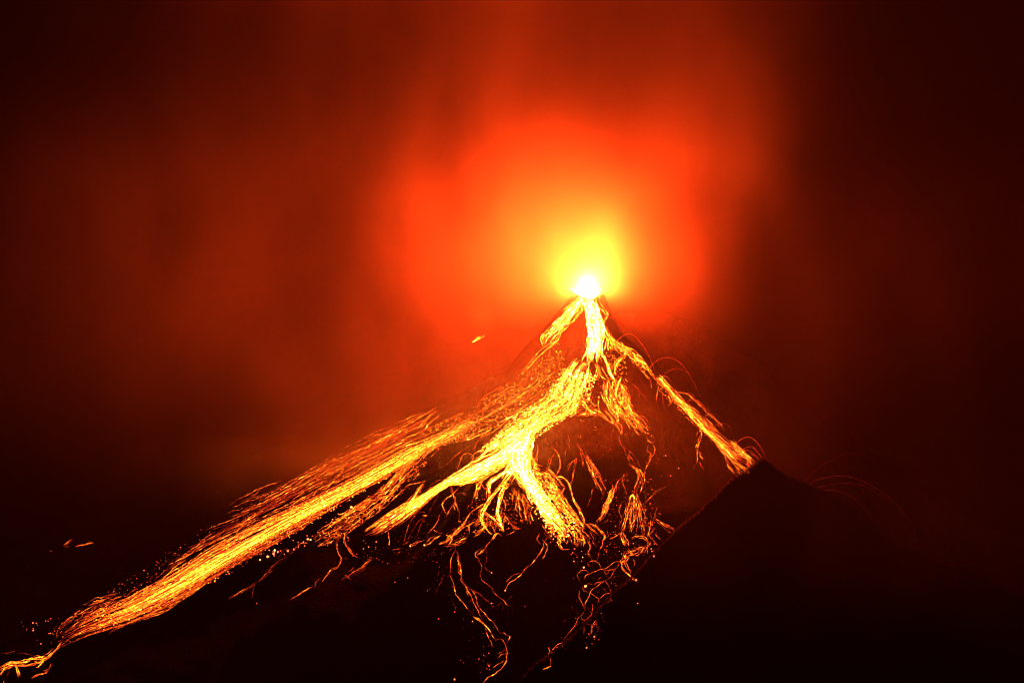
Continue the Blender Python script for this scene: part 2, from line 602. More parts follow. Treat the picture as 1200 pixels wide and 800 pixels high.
# ---------------------------------------------------------------- the fire fountain
def fountain():
    root = empty("lava_fountain", (95.0, 3000.0, 50.0))
    tag(root, "blinding white hot lava fountain standing in the summit crater", "lava fountain")
    # the core of the fire: a ragged, lumpy body of molten spray
    import bmesh
    bm = bmesh.new()
    bmesh.ops.create_icosphere(bm, subdivisions=3, radius=1.0)
    V = np.array([v.co for v in bm.verts]); F = [tuple(v.index for v in q.verts) for q in bm.faces]
    bm.free()
    r = np.random.default_rng(3)
    lob = r.normal(0, 1, (14, 3)); lob /= np.linalg.norm(lob, axis=1)[:, None]
    k = .78 + .38 * np.max(np.clip(V @ lob.T - .75, 0, 1) * 4 * r.uniform(.4, 1, 14), axis=1)
    V = V * k[:, None] * np.array([12.0, 12.0, 18.0]) + np.array(VENT)
    link_mesh("fire_core", V, F, M_FIRE, root)
    for k in range(80):
        az = RNG.uniform(0, 2 * math.pi); el = RNG.uniform(.45, 1.0); sp = RNG.uniform(10, 20)
        vx, vy, vz = sp * math.cos(az) * (1.1 - el), sp * math.sin(az) * (1.1 - el), sp * (.5 + .6 * el)
        t = np.linspace(.4, RNG.uniform(1.3, 2.6), 12)
        pts = np.stack([95 + RNG.normal(0, 4) + vx * t, 3000 + RNG.normal(0, 4) + vy * t, 53 + vz * t - 4.9 * t * t], 1)
        r = np.interp(t / t[-1], [0, .6, 1], [.8, .55, .25]) * np.exp(.2 * RNG.normal(0, 1, 12))
        v, f, h = tube(pts, r, np.full(12, RNG.uniform(30, 120)), 5)
        link_mesh("lava_jet", v, f, M_LAVA, root, h)


def fire_material():
    m, n, l = new_mat("fountain_fire")
    out = n.new("ShaderNodeOutputMaterial")
    em = n.new("ShaderNodeEmission")
    em.inputs['Color'].default_value = (*GLOW, 1)
    em.inputs['Strength'].default_value = VENT_I / (math.pi * 11.5 * 16.0)
    l.new(em.outputs[0], out.inputs['Surface'])
    m.cycles.emission_sampling = 'FRONT'
    return m


M_FIRE = fire_material()
fountain()

# ---------------------------------------------------------------- the lava flows, traced from the photo
# left summit branch
f = Flow("short lava branch from the summit fountain down its left shoulder, with a looped end", 660, 380)
A, B = "679,346 664,362 651,379 641,390 635,398 638,406", "689,357 676,372 662,387 652,399 640,409 639,410"
f.bed(A, B, 3, .36)
f.band(A, B, 64, (.15, .6), (6, 50), (.4, .8), wig=.9, hot_t=([0, .2, .5, 1], [4, 1.8, 1, .6]))
f.line("685,347 679,353 671,361 664,370", 60, 1.1, 14, 2.6)
f.line("646,385 638,392 635,402 638,410", 14, .7)
f.line("656,398 640,410 627,422 617,433 607,440", 9, .8, 6, 1.0)
f.line("627,424 621,424 618,429 611,437", 4, .5)
f.line("653,343 647,348 640,353", 16, .8); f.line("640,352 638,354", 12, .9)
f.line("636,360 628,363", 4, .5); f.line("644,368 636,374", 4, .5); f.line("652,360 646,366", 5, .5)
f.line("684,360 681,366 676,369", 20, .6, 3); f.line("664,392 668,398", 5, .5)
f.done()

# central chute
f = Flow("thick white hot chute of lava falling straight down from the summit fountain", 695, 385)
A, B = "683,346 686,370 689,393 684,410 674,428", "696,349 704,370 706,388 704,405 704,428"
f.bed(A, B, 14, .26)
f.band(A, B, 130, (.2, .7), (14, 110), (.4, 1.0), wig=.9, hot_t=([0, .2, .7, 1], [3, 1.4, 1.1, .8]))
f.line("696,350 704,362 711,371 706,378 708,386 713,394 721,402", 14, .7, 5, 1.2)
f.line("702,352 709,363 712,370 706,377", 10, .6, 2)
f.line("690,346 691,352 693,360 695,370", 90, 1.3, 22, 4)
f.band("705,388 706,400 704,415", "716,393 722,404 726,414", 26, (.3, .8), (4, 18), wig=1.2)
f.done()

# broad fan
f = Flow("broad speckled fan of light-trail threads spreading left below the white summit chute", 640, 470)
A = "676,420 665,432 655,450 645,464 628,477 610,490 590,506 572,524 556,538"
B = "694,430 686,450 680,463 674,476 662,489 648,496 634,501 622,509 612,522"
f.bed(A, B, 1.3, .28, prof=([0, .2, .6, 1], [6, .8, .6, 5]))
f.band(A, B, 360, (.06, .32), (4, 45), (.4, .75), wig=.8, hot_t=([0, .25, .6, 1], [2.2, 1, .75, 2.0]))
f.line("676,420 664,437 653,455 646,465", 16, .7, 5); f.line("690,432 684,452 680,462", 30, .8, 5)
f.line("700,428 704,440 710,445", 12, .6, 4, 2)
f.line("668,488 672,478 680,470", 18, .8, 4); f.line("668,486 674,486 676,482 682,480", 10, .6, 2)
f.line("684,485 690,478 694,474", 8, .6)
f.done()

# specked slope above
f = Flow("thin sparse light-trail threads and sparks along the left skyline under the summit branch", 600, 455)
f.band("655,400 607,442 560,472 520,492 480,512 440,532", "668,440 640,466 610,489 585,505 560,516 535,520", 80, (.05, .25), (1.2, 8), (.35, .6),
       hot_t=([0, .3, 1], [.5, .8, 1.2]))
f.line("657,432 640,442 625,455 605,467 580,482 555,496 540,505 520,516", 6, .7, 4, .9)
f.line("588,452 570,465 558,474", 3, .5, 2); f.line("600,455 580,470 550,490 530,502", 3, .5, 2)
f.done()

# left river
f = Flow("longest lava river, wide and yellow, running down to the lower left corner", 330, 612)
A = "560,486 520,506 480,523 440,546 400,567 350,591 300,614 250,641 200,673 150,701 110,719 78,736 66,748"
B = "560,500 520,521 480,543 450,561 410,584 380,603 340,628 300,650 250,678 200,708 160,728 120,740 90,750 68,760"
f.bed(A, B, 1.2, .3, 90, 7, prof=([0, .2, .7, .85, 1], [1.2, 1.2, 1.3, .6, .2]))
f.band(A, B, 440, (.06, .35), (1.5, 16), (.4, .8), wig=.3, lump=.9, lanes=15, core=(.42, .33, .85), hot_t=([0, .15, .65, .85, 1], [1.3, 1.2, 1.2, .8, .55]))
f.band("520,511 450,550 400,577 350,600 300,628 250,657 200,687 150,712 110,730", "520,516 450,556 400,584 350,609 300,638 250,667 200,697 150,719 110,734", 130,
       (.1, .5), (5, 20), (.5, .9), wig=.22, lump=.8, lanes=6, hot_t=([0, .6, .8, 1], [1.2, 1.1, .7, .35]))
f.line("218,655 206,663 196,674 185,683", 5, .5, 3); f.line("300,607 280,620 275,633", 5, .6)
f.line("290,625 277,632 274,637", 8, .7)
f.band("150,690 125,698 105,706 88,715 75,728 67,744", "160,705 130,715 110,724 95,735 82,745 74,752", 60, (.1, .4), (.8, 4), (.35, .6), wig=.9)
f.line("85,719 77,728 69,736 67,745 73,752", 3.5, .5, 2, .8)
f.line("82,748 74,754 68,760 55,771", 2, .45, 2)
f.line("250,676 215,700 190,715 150,730 130,740", 4, .5, 8, 2.2)
f.done()

f = Flow("lower right arm of the long left river, ragged and dark crusted with many sparks", 440, 580)
A, B = "505,524 478,545 456,566 430,584 405,600 380,617 355,634", "482,553 468,570 450,590 432,604 412,620 400,627 380,640"
f.band(A, B, 150, (.07, .35), (1.0, 6.5), (.38, .62), wig=.9)
f.line("505,522 482,543 462,561 452,572 440,580", 8, .7, 8, 1.6)
f.line("440,580 425,590 410,600 395,612", 5, .6, 5, 2)
f.line("470,545 462,558 458,568 448,580 436,590", 2, .45, 3, 2)
f.line("502,535 490,548 480,558 470,567", 1.2, .4, 2); f.line("520,523 508,532 498,540", 1.2, .4)
f.line("392,632 385,636 384,640", 4, .5); f.line("372,640 388,633", 3, .5, 2)
f.done()

f = Flow("loose faint light-trail threads along the upper edge of the long left river", 420, 530)
A = "516,474 470,494 430,511 390,533 350,558 320,575 290,585 272,592"
B = "522,504 480,520 440,543 400,563 350,588 300,612 260,633 210,657 170,676"
f.bed(A, B, .35, .25, 50, 6, prof=([0, .2, .6, 1], [.5, 1.3, .7, .05]))
f.band(A, B, 210, (.05, .3), (.9, 6), (.35, .6), wig=.45, lanes=17, hot_t=([0, .2, .6, 1], [.9, 1.2, .9, .45]))
for s, h in (("511,478 495,487 468,503 445,518 425,528", 5), ("512,481 500,490 488,505", 6), ("516,486 505,495 490,512", 6), ("468,502 450,513 430,523 410,532 395,541", 6),
             ("478,500 462,510 440,524 420,532", 4), ("395,541 380,553 370,563", 3), ("455,518 440,532", 3), ("406,545 395,560 378,577", 4),
             ("330,563 310,570 298,575 285,582 271,591", 3), ("305,573 298,580 294,581", 3), ("345,570 320,583 290,597", 2.4), ("300,594 286,600 270,606", 2),
             ("385,562 360,574 340,588", 4), ("270,616 260,625 245,634", 1.6), ("250,625 240,631 229,640", 2.6), ("235,640 215,655 200,665 180,680", 1.4),
             ("265,620 235,637 210,655 195,666", 1.6), ("180,676 160,690 145,700", 1.6)):
    f.line(s, h, .6, 2, .8)
f.done()

# second river
f = Flow("straight yellow tongue of lava left of the white cascade, ending halfway down", 510, 575)
A = "606,513 580,529 550,546 530,558 510,570 490,582 470,592 450,605 436,615 424,625"
B = "612,530 590,548 565,562 545,567 525,569 510,579 495,592 478,605 462,616 442,627 431,629"
f.bed(A, B, 3, .3, 50, 6, prof=([0, .45, .8, 1], [3.5, 1.6, .55, .2]))
f.band(A, B, 260, (.1, .5), (4, 30), (.42, .9), wig=.28, lump=.8, core=(.45, .4, .8), hot_t=([0, .45, .75, 1], [2.8, 1.6, .6, .35]))
f.line("600,520 560,545 530,562 500,582 480,596 460,609 440,622", 30, .9, 8, 1.6)
f.line("612,517 585,535 560,550 540,562", 80, 1.0, 14, 3.5)
f.line("499,563 485,566 475,572 465,582 452,594 440,602 425,612 412,622", 3, .55, 2, .7)
f.line("497,567 491,574 485,582 478,590 474,594", 9, .6, 9, 1.6)
f.line("535,553 538,541 543,533 550,531 554,536 550,545 548,553", 4, .5)
f.line("502,572 506,566 514,563 524,561", 2, .45)
f.line("568,508 560,517 545,525 538,530 525,542 515,548 505,557", 1.4, .4); f.line("567,509 559,517 554,530", 1.5, .4)
f.line("575,505 568,508 562,514", 4, .5, 3); f.line("455,622 457,632 455,638", 2.6, .5)
f.done()

# cascade
f = Flow("widest white hot cascade of lava pouring down the middle of the slope", 612, 545)
A = "604,512 598,528 599,545 607,560 617,573 627,590 637,607 646,619 653,629"
B = "630,508 622,530 621,548 627,563 636,576 646,590 657,606 669,620 677,630"
f.bed(A, B, 13, .3, 46, 7, prof=([0, .45, .7, 1], [1, 1, .3, .05]))
f.band(A, B, 330, (.1, .4), (16, 110), (.5, .95), wig=.8, core=(.4, .45, .8), hot_t=([0, .5, .75, 1], [1, 1.1, .5, .12]))
f.band("620,520 628,545 645,556 655,574 666,590 680,606 688,619", "622,540 634,572 650,590 664,605 678,620 686,633", 190, (.06, .3), (2.5, 11), (.38, .65), wig=1.1)
f.band("634,604 640,618 648,630 655,638", "678,616 684,626 688,634 684,644", 110, (.2, .6), (1.5, 9), (.38, .6), wig=1.2)
f.line("624,503 612,520 604,537", 70, 1.0, 12, 4); f.line("618,512 600,530 580,545", 60, 1.0, 12, 4); f.line("610,528 600,548 590,562", 60, 1.0, 10, 4); f.line("632,495 622,508 612,522", 30, .8, 10, 3)
f.line("640,492 656,486", 8, .6, 3)
f.line("622,515 619,530 624,545", 10, .6, 8, 1.8); f.line("630,522 629,535 627,546", 4, .6, 3, .6)
f.line("648,560 656,558 663,562 668,571 672,585 679,597 684,609 683,621", 9, .7, 6, 1.0)
f.line("663,570 656,580 650,590", 8, .6, 3); f.line("640,548 650,556 660,572", 5, .5, 6, 2)
f.line("642,578 655,588 668,603 680,617", 6, .5, 12, 3)
for s in ("636,632 641,640 638,648 635,655", "632,625 630,632 634,638", "655,636 660,643 668,643", "690,622 696,630 694,635 699,640", "672,636 678,641", "686,628 692,640 689,648 693,652",
          "684,612 690,616 694,620 702,626", "684,618 688,614 695,615 702,619"):
    f.line(s, 3, .5, 2, .8)
f.done()

# fingers left of the cascade
f = Flow("bent fingers of light trails hanging below the left side of the white cascade", 575, 600)
for s, h, w, c in (("602,553 590,566 583,575 572,588 565,603 566,612 570,620 576,626", 16, .8, 6), ("593,565 586,580 584,592 582,600 586,612 589,621", 24, 1.0, 7),
                   ("597,552 585,558 574,567 573,584", 26, .9, 5), ("600,548 580,560 570,568", 30, 1.0, 6), ("566,563 560,575 559,584", 14, .8, 4), ("563,566 570,574", 6, .6, 2),
                   ("572,588 560,595 550,602 545,610 540,617 532,625 524,633 515,637", 5, .55, 5), ("566,607 552,614 540,621 530,630 525,636", 4, .55, 4),
                   ("573,614 565,622 557,627", 7, .6, 4), ("570,618 575,612 580,624", 6, .6, 3), ("591,602 598,612 604,619 611,620", 4, .55, 3), ("585,576 592,590 592,598", 5, .5, 4),
                   ("566,600 575,606 582,612 588,622", 8, .6, 6), ("563,592 562,605 556,614", 3, .5, 4), ("548,628 543,632 535,635 530,638", 4, .5, 2), ("550,610 549,620 548,628", 2, .45, 2),
                   ("605,620 600,624 593,627", 4, .5, 1), ("588,628 583,625 579,630 576,634", 3, .5, 2), ("575,634 570,639 566,645 562,648 558,652", 4.5, .6, 2),
                   ("597,568 590,574 588,582", 8, .6, 4), ("588,596 585,606 580,614", 3, .45, 5)):
    f.line(s, h, w, c, 1.3, .6)
f.band("601,571 603,588 606,603 610,616", "613,575 622,592 624,606 624,618", 60, (.15, .5), (1.5, 5), (.35, .55), wig=1.2)
f.band("566,605 560,615 556,624", "598,598 594,612 590,623", 50, (.2, .6), (1.5, 7), (.35, .6), wig=1.1)
f.done()

f = Flow("thin red light-trail threads dangling under the yellow tongue, each ending in a spark", 525, 590)
for s, h, w, c in (("539,571 530,579 520,587 518,592 522,601", 5, .6, 3), ("519,597 515,605 512,612 508,618 500,626", 2.2, .5, 3), ("530,573 534,589 538,600 538,613", 1.6, .45, 2),
                   ("534,588 528,596 522,607", 2, .5, 2), ("533,588 537,596", 5, .6, 2), ("515,574 508,590 502,603", 1, .4, 1), ("530,569 529,580", 1.4, .4, 2), ("534,579 542,578 548,581", 1.4, .4, 1),
                   ("556,575 553,590", 1.2, .4, 1), ("500,604 496,600 488,602 481,612 476,625 471,640", 1.4, .4, 1), ("500,605 490,611 482,624 476,640", 1.2, .4, 1), ("499,605 492,618 486,632", 1.1, .4, 1),
                   ("501,604 495,604", 5, .6, 2), ("480,641 488,636 495,634", 2.2, .55, 3), ("499,639 507,634 515,628", 5, .6, 3), ("511,628 505,631 499,637", 2, .5, 2), ("523,634 514,638", 4, .6, 2),
                   ("523,636 526,627 530,632 526,639", 6, .6, 2), ("520,637 533,638 542,634 547,630", 4, .55, 3), ("536,620 528,626 522,628", 2, .45, 3), ("508,620 514,624 520,624", 1.2, .4, 2),
                   ("545,612 535,620 530,628", 3, .5, 3), ("490,632 487,640", 1.4, .45, 1), ("472,638 480,634", 2, .4, 1), ("458,645 466,642 474,642", .9, .4, 1)):
    f.line(s, h, w, c, 1.2, .6)
f.done()

# right strands of the cone
f = Flow("netted light-trail threads right of the summit chute, bordering the dark rock dome", 728, 450)
for s, h, w, c in (("704,413 711,425 715,437 720,446 722,452", 30, 1.0, 6), ("731,404 732,415 725,424 721,434 721,440", 18, .8, 5), ("722,404 733,410 730,420 722,430 720,440", 8, .6, 4),
                   ("722,446 729,452 733,460 737,468 736,478 739,490", 6, .55, 4), ("727,444 723,455 720,463", 20, .9, 4), ("684,440 679,453 678,462 683,471 690,479 698,486 699,481 696,476", 18, .85, 3),
                   ("690,479 703,484 712,492 722,498", 8, .7, 4), ("702,467 702,479 703,487", 6, .55, 2), ("708,460 712,470 718,480 724,488 725,496", 16, .8, 6), ("709,480 716,488 722,497 726,501", 9, .65, 4),
                   ("698,476 693,470 691,464", 7, .55, 2), ("727,508 727,518 732,528 735,535 738,543", 1.8, .45, 1), ("724,494 728,505 729,508", 8, .7, 3), ("686,430 693,442 700,446", 14, .6, 4),
                   ("700,425 700,438 702,444", 10, .6, 4), ("716,440 712,452 710,462 714,470", 6, .55, 5), ("737,543 744,548 748,556 746,566 743,578", 5, .65, 3), ("740,545 747,550 752,556 753,563 751,572 748,582", 5, .6, 3),
                   ("738,530 736,535 738,541", 4, .55, 2), ("757,512 766,522 767,531 763,537 760,543 756,550 752,556", 3.6, .55, 2), ("764,509 768,516 763,520 757,516", 2.6, .5, 2),
                   ("760,521 758,528 763,531 760,537", 2.6, .5, 2), ("735,530 743,542 750,552", 1.5, .4, 2), ("733,485 740,480 737,470", 4, .5, 3), ("745,470 750,462 757,468 764,473", .9, .4, 1),
                   ("748,458 750,465 754,470", .8, .4, 1), ("722,520 740,530 748,545", 1, .4, 1)):
    f.line(s, h, w, c, 1.3, .6)
f.band("720,448 720,462 722,476 735,492 747,507 755,516", "729,446 736,456 738,470 740,481 751,491 760,501 766,511", 84, (.1, .4), (2.5, 13), (.38, .65), wig=1.1)
f.band("705,445 708,460 716,476 724,490", "722,446 722,462 726,478 732,492", 70, (.1, .4), (5, 22), (.38, .65), wig=1.2)
f.band("672,478 668,484 664,488", "700,486 690,486 676,490", 20, (.3, .8), (3, 12), wig=1)
f.done()

# right ridge
f = Flow("narrow orange lava stream running down the right ridge to the black spur", 830, 500)
A = "770,440 781,449 792,459 806,472 825,489 840,504 855,517 870,527 884,535 892,543"
B = "767,447 779,458 791,470 804,485 819,501 835,517 849,532 861,545 872,556 879,556"
f.bed(A, B, .7, .33, 40, 5, prof=([0, .2, 1], [3, 1.4, 1]))
f.band(A, B, 150, (.07, .35), (1.2, 8), (.38, .65), wig=.6, hot_t=([0, .2, 1], [1.8, 1, 1]))
f.line("769,443 780,452 788,460 800,474 815,492 835,512 855,532 868,545 878,553", 12, .85, 10, 1.5)
f.line("772,441 779,449 784,456", 18, .9, 6, 1.6)
f.line("724,400 733,407 742,414 745,421 752,424 758,430 763,437 769,445", 12, .7, 9, 1.4)
f.band("708,380 722,397 742,411 758,427 770,440", "704,388 717,406 737,419 753,436 767,447", 60, (.1, .4), (2.5, 14), wig=.9)
f.line("855,518 868,530 880,543", 8, .65, 10, 2.2)
for s, h in (("751,428 756,437 762,446 763,455", 3.5), ("758,430 754,437 758,440", 2), ("772,453 769,470", 3), ("783,463 786,471 783,476", 4), ("790,466 786,474", 4), ("820,496 821,510 818,522 818,531 817,540 812,550", 3.4),
             ("819,529 824,539", 2.8), ("819,541 825,551", 2.2), ("818,505 816,511", 1.6), ("846,527 851,540 855,548 862,556", 3.4), ("850,534 856,548 866,554", 2), ("776,462 777,472 781,478", 1.2), ("797,478 799,486", 1.8),
             ("834,508 838,520", 1.6), ("862,547 868,556", 2.4), ("740,449 748,455 751,460 759,466", .8)):
    f.line(s, h, .55, 2 if h > 2 else 1, .8, .6)
f.line("792,459 806,462 816,472 826,482", 3.5, .5, 5, 2)
f.line("806,470 812,468 822,476 832,488", 2.6, .5, 4, 2)
f.line("826,488 832,486 840,494 850,504", 2.4, .5, 4, 2)
f.done()

# lower right network
f = Flow("tangle of red light-trail threads at the lower right, fanning from one bright knot", 742, 605)
f.band("741,575 735,590 731,605 728,618 726,629", "745,575 751,588 754,604 755,620 755,634", 26, (.3, .9), (1.4, 4.5), (.38, .6), wig=.9)
f.line("737,585 741,579 744,586", 9, .9, 4, 1)
for s, h, w, c in (("743,578 748,594 752,610 755,629", 4, .55, 3), ("741,580 736,596 731,614 728,625", 5, .6, 3), ("744,582 752,592 757,600", 4, .55, 2), ("735,581 731,566 732,560 737,554", 2.4, .5, 2),
                   ("727,624 728,632 733,639", 4.5, .6, 3), ("729,623 735,632 737,640", 3.5, .55, 2), ("727,624 720,629 714,632", 3.5, .55, 2), ("728,590 725,600 730,610", 2, .45, 2), ("738,618 745,608 752,600", 2, .45, 2),
                   ("761,635 752,642 745,648 738,650 732,655 727,659 728,665 734,671 739,676 745,680", 6, .65, 3), ("760,635 754,629 745,628 740,631", 3.5, .5, 2), ("753,640 745,644 738,645 736,642", 5, .6, 3),
                   ("744,650 736,647 732,652 733,657", 5, .6, 2), ("731,655 735,665 739,668 738,673", 3, .5, 2), ("760,634 753,647", 5, .65, 4), ("742,654 744,660 742,664", 2, .45, 1),
                   ("766,606 775,613 784,618 790,621 787,624 776,615", 2.4, .5, 3), ("770,612 780,617 788,620", 2.5, .5, 2), ("766,606 763,617 760,627 767,634 773,640", 2.2, .5, 2), ("766,618 758,629", 2.2, .5, 2),
                   ("764,620 757,614 752,606", 1.8, .45, 2), ("770,594 767,602 768,610", 1.4, .4, 1), ("787,566 778,572 768,578 760,585 752,593", 1.2, .42, 2), ("784,572 778,580", 1, .4, 1), ("756,555 756,580 757,595", .6, .4, 1),
                   ("722,570 728,560 733,553", 2, .45, 2), ("735,600 740,594 746,602", 2, .45, 2), ("767,625 772,630 774,633", 2, .45, 1)):
    f.line(s, h, w, c, 1.1, .8)
f.done()

f = Flow("leaning bright spike of light trails with a forked foot, left of the red tangle", 713, 588)
f.band("720,566 714,580 707,595 698,613", "723,570 718,582 710,600 702,614", 26, (.3, .9), (2.5, 8), (.38, .65), wig=.7)
for s, h, w, c in (("722,566 720,575 716,584 708,600 697,614", 7, .65, 3), ("697,613 701,619 709,628 706,634 705,641 702,645", 4, .6, 3), ("700,619 710,628", 4.5, .6, 2), ("711,620 713,628", 1.8, .45, 1), ("686,615 693,615 698,619", 2.4, .5, 1),
                   ("702,646 700,655 697,660", 1, .4, 1), ("706,613 714,609", 1.4, .4, 1)):
    f.line(s, h, w, c, 1.0, .7)
f.done()

f = Flow("dim red light-trail threads crossing the dark slope under the rock dome", 690, 545)
f.band("679,524 689,545 697,565 703,580", "687,533 700,550 710,565 715,577", 26, (.25, .7), (1.2, 4.2), (.36, .58), wig=.8)
for s, h, w, c in (("686,533 692,545 697,560 704,575 708,582", 4.5, .55, 3), ("664,508 667,518 664,530 663,541", 1.3, .42, 2), ("666,510 666,522 668,530", 1.2, .4, 1), ("645,522 652,530 657,540 656,550 650,560 647,558", 3.4, .58, 3),
                   ("650,531 645,542 643,556", 2.6, .52, 3), ("676,537 668,545 664,555", 2.6, .5, 2), ("676,536 673,553 670,566 667,572", 3.2, .55, 3), ("630,523 629,538 627,548", 3.5, .55, 2), ("674,517 682,528 688,538", 1.6, .42, 5),
                   ("680,530 682,540 683,548", 2.2, .5, 3), ("695,575 700,565", 1.2, .4, 1), ("695,572 692,585 687,597", .8, .4, 1), ("652,517 653,521", 2, .5, 1), ("708,566 713,560", .8, .4, 1)):
    f.line(s, h, w, c, 1.1, .7)
f.done()

# lower dendrites
f = Flow("long forked light-trail thread trailing to the bottom edge, lowest of all threads", 560, 720)
for s, h, w, c in (("532,637 533,646 530,650 528,660 527,673 531,683 534,695 541,704 546,711 552,718 557,725", 2.8, .55, 1), ("533,644 537,648 538,656 540,668 541,677 546,686 552,697 556,708 562,720 565,728 568,733", 4, .62, 2),
                   ("548,688 556,697 560,708 566,716 575,725 582,735 587,742", 2, .5, 1), ("565,728 569,733 574,740 581,750", 3.4, .6, 1), ("569,734 572,745 575,752 577,758", 2.2, .5, 1), ("555,723 563,728 569,734", 4, .6, 2),
                   ("580,750 587,749 592,756 594,764 594,772 590,780 583,786 574,792 566,799 558,806", 3.6, .6, 2), ("591,773 585,778 577,782", 3, .55, 1), ("592,760 588,763 584,766", 2.2, .5, 1), ("593,765 587,769 582,771", 2.2, .5, 1),
                   ("586,742 590,741 593,744 598,746 594,750 593,756", 2.4, .5, 1), ("543,685 555,692 567,700 577,707", .7, .5, 3), ("536,668 541,675", 2.5, .5, 1), ("546,690 549,698", 2, .5, 2), ("553,700 551,706", 1.4, .45, 1),
                   ("531,640 527,645", 4, .6, 2), ("538,656 540,664 541,674", 5, .6, 1), ("530,705 534,712 533,716", .7, .4, 1), ("520,675 513,688 510,700", .35, .4, 1)):
    f.line(s, h, w, c, .7, .7)
f.done()

f = Flow("kinked light-trail thread right of the long forked thread, ending in a dim fork", 566, 668)
for s, h, w, c in (("566,641 561,644 557,651 561,656 564,667 564,675 570,683 577,692 585,700 592,707 597,710", 2.4, .52, 1), ("570,640 570,654 567,664", .8, .42, 1), ("567,664 572,668 576,671", 1.6, .45, 1), ("600,698 595,702 591,706", .9, .42, 1),
                   ("591,706 588,716", .7, .4, 1), ("590,705 580,710 572,715", .7, .4, 1), ("565,643 563,650", 2, .45, 1), ("591,706 597,710", 2, .5, 1)):
    f.line(s, h, w, c, .7, .7)
f.done()

f = Flow("single light-trail thread slanting down left beneath the white cascade", 615, 667)
for s, h, w, c in (("641,630 638,638 636,643 630,651 623,660 615,667 607,675 598,683 592,692", 3.8, .6, 1), ("611,671 603,673 597,677 593,682", 2.2, .5, 1), ("639,640 634,648 631,651", 1.6, .45, 1), ("619,662 614,669 609,673", 3, .55, 1)):
    f.line(s, h, w, c, .7, .6)
f.done()

f = Flow("looping net of light-trail threads below the red tangle, trailing to a small hook", 700, 690)
for s, h, w, c in (("726,657 719,659 712,665 706,667 695,670 686,674", 3.4, .55, 1), ("726,657 723,665 716,668 709,668 705,667", 2.4, .5, 1), ("705,667 700,659 694,657 688,660", 2.8, .5, 1), ("688,660 691,664", 2.5, .5, 1),
                   ("692,672 686,674 685,678", 5, .65, 2), ("690,671 686,668 680,669 676,675 680,681", 2.4, .5, 1), ("722,664 716,674 711,679", 2, .48, 1), ("711,679 704,682 699,687 694,692 690,700 686,708 685,717", 3.6, .58, 1),
                   ("708,680 713,685 716,695", 1.3, .42, 1), ("708,681 699,682 696,686", 2.8, .5, 1), ("695,685 690,683 685,686", 1.8, .5, 1), ("682,687 684,691 690,695", 1.8, .45, 1), ("692,694 697,699 702,702 700,707", 2.4, .5, 1),
                   ("703,701 708,697 716,694", 2.8, .52, 1), ("715,696 714,705 706,709 701,712", 1.3, .42, 1), ("679,691 678,699 681,706 684,713", 2, .5, 1), ("694,707 695,716 691,722 685,726 682,722 684,717", 2.6, .52, 1),
                   ("684,717 677,725 672,735 664,744 660,750", 2.2, .5, 1), ("683,727 684,736 684,743", 1.3, .42, 1), ("660,752 654,755 649,760 646,766", 4, .55, 1), ("659,753 659,758", 3, .5, 1), ("643,758 643,769", 6, .85, 1),
                   ("645,770 645,780", 1.6, .42, 1), ("646,780 641,782 636,784", 6, .75, 1), ("704,676 700,680", 1.8, .45, 2), ("707,668 711,672 714,668 720,667", 2.6, .5, 1), ("694,733 697,729 699,726", 2.4, .6, 2), ("700,730 698,734", 2, .6, 1),
                   ("693,742 694,736 693,731", 3.5, .7, 2), ("705,725 707,722", 1.6, .5, 1), ("708,680 706,682", 9, .9, 2), ("688,650 693,655 694,662", 1, .4, 1)):
    f.line(s, h, w, c, .7, .5, lump=.45)
f.done()

f = Flow("two legged light-trail thread below the ragged arm of the long left river", 403, 645)
for s, h, w, c in (("401,625 396,632 394,640 398,650 400,656 395,664 388,668 381,675", 3, .55, 2), ("400,625 404,625 405,635 410,643 415,650 419,653", 4.5, .7, 3), ("404,626 408,631 409,634", 1.8, .45, 1), ("389,667 384,672 378,681", 2.6, .55, 2),
                   ("367,687 357,692 348,698 339,703", 3.6, .6, 2), ("369,690 370,682 376,677", 1.2, .42, 1), ("436,653 427,662 416,670 405,676 400,680", 1.7, .5, 4), ("415,664 408,670", 2, .5, 1), ("411,679 405,675", 3.5, .6, 2), ("434,655 425,665 412,675", .8, .45, 3)):
    f.line(s, h, w, c, .9, .6)
f.done()

f = Flow("small detached light-trail threads below the middle of the long left river", 300, 680)
for s, h, w, c in (("320,668 312,673 306,679 300,682", 1.3, .48, 2), ("300,682 292,687 284,692 276,696 268,701", 2.8, .55, 3), ("299,684 297,692 295,701", 1.3, .45, 1), ("360,636 352,637 345,644 338,650", 2.2, .5, 2), ("345,645 336,642 330,648 326,655", .8, .4, 1),
                   ("338,650 328,656 318,664 310,670", .7, .4, 2), ("378,631 385,629", 3, .5, 1)):
    f.line(s, h, w, c, .8, .6)
f.done()

f = Flow("curled glowing toe of lava in the bottom left corner", 30, 780)
for s, h, w, c in (("56,771 50,771 44,771 35,773 27,776 20,776 11,776 0,781", 8, .7, 6), ("52,773 48,779 42,782", 9, .65, 2), ("58,784 52,789 45,790 37,794", 6, .6, 4), ("18,776 20,784 22,793", 6, .6, 5), ("0,790 5,783 11,779 18,778", 6, .6, 4), ("72,752 64,762 55,770 44,776", 5, .6, 6), ("0,784 14,780 30,779 46,776", 5, .6, 6),
                   ("0,765 12,764 26,765 40,768", .8, .42, 2), ("60,777 57,783 50,786", 1.6, .45, 2), ("5,797 3,803", 2.6, .6, 2), ("50,771 46,775 40,774", 9, .8, 2), ("12,785 8,792", 2, .5, 2)):
    f.line(s, h, w, c, .9, .6)
f.done()

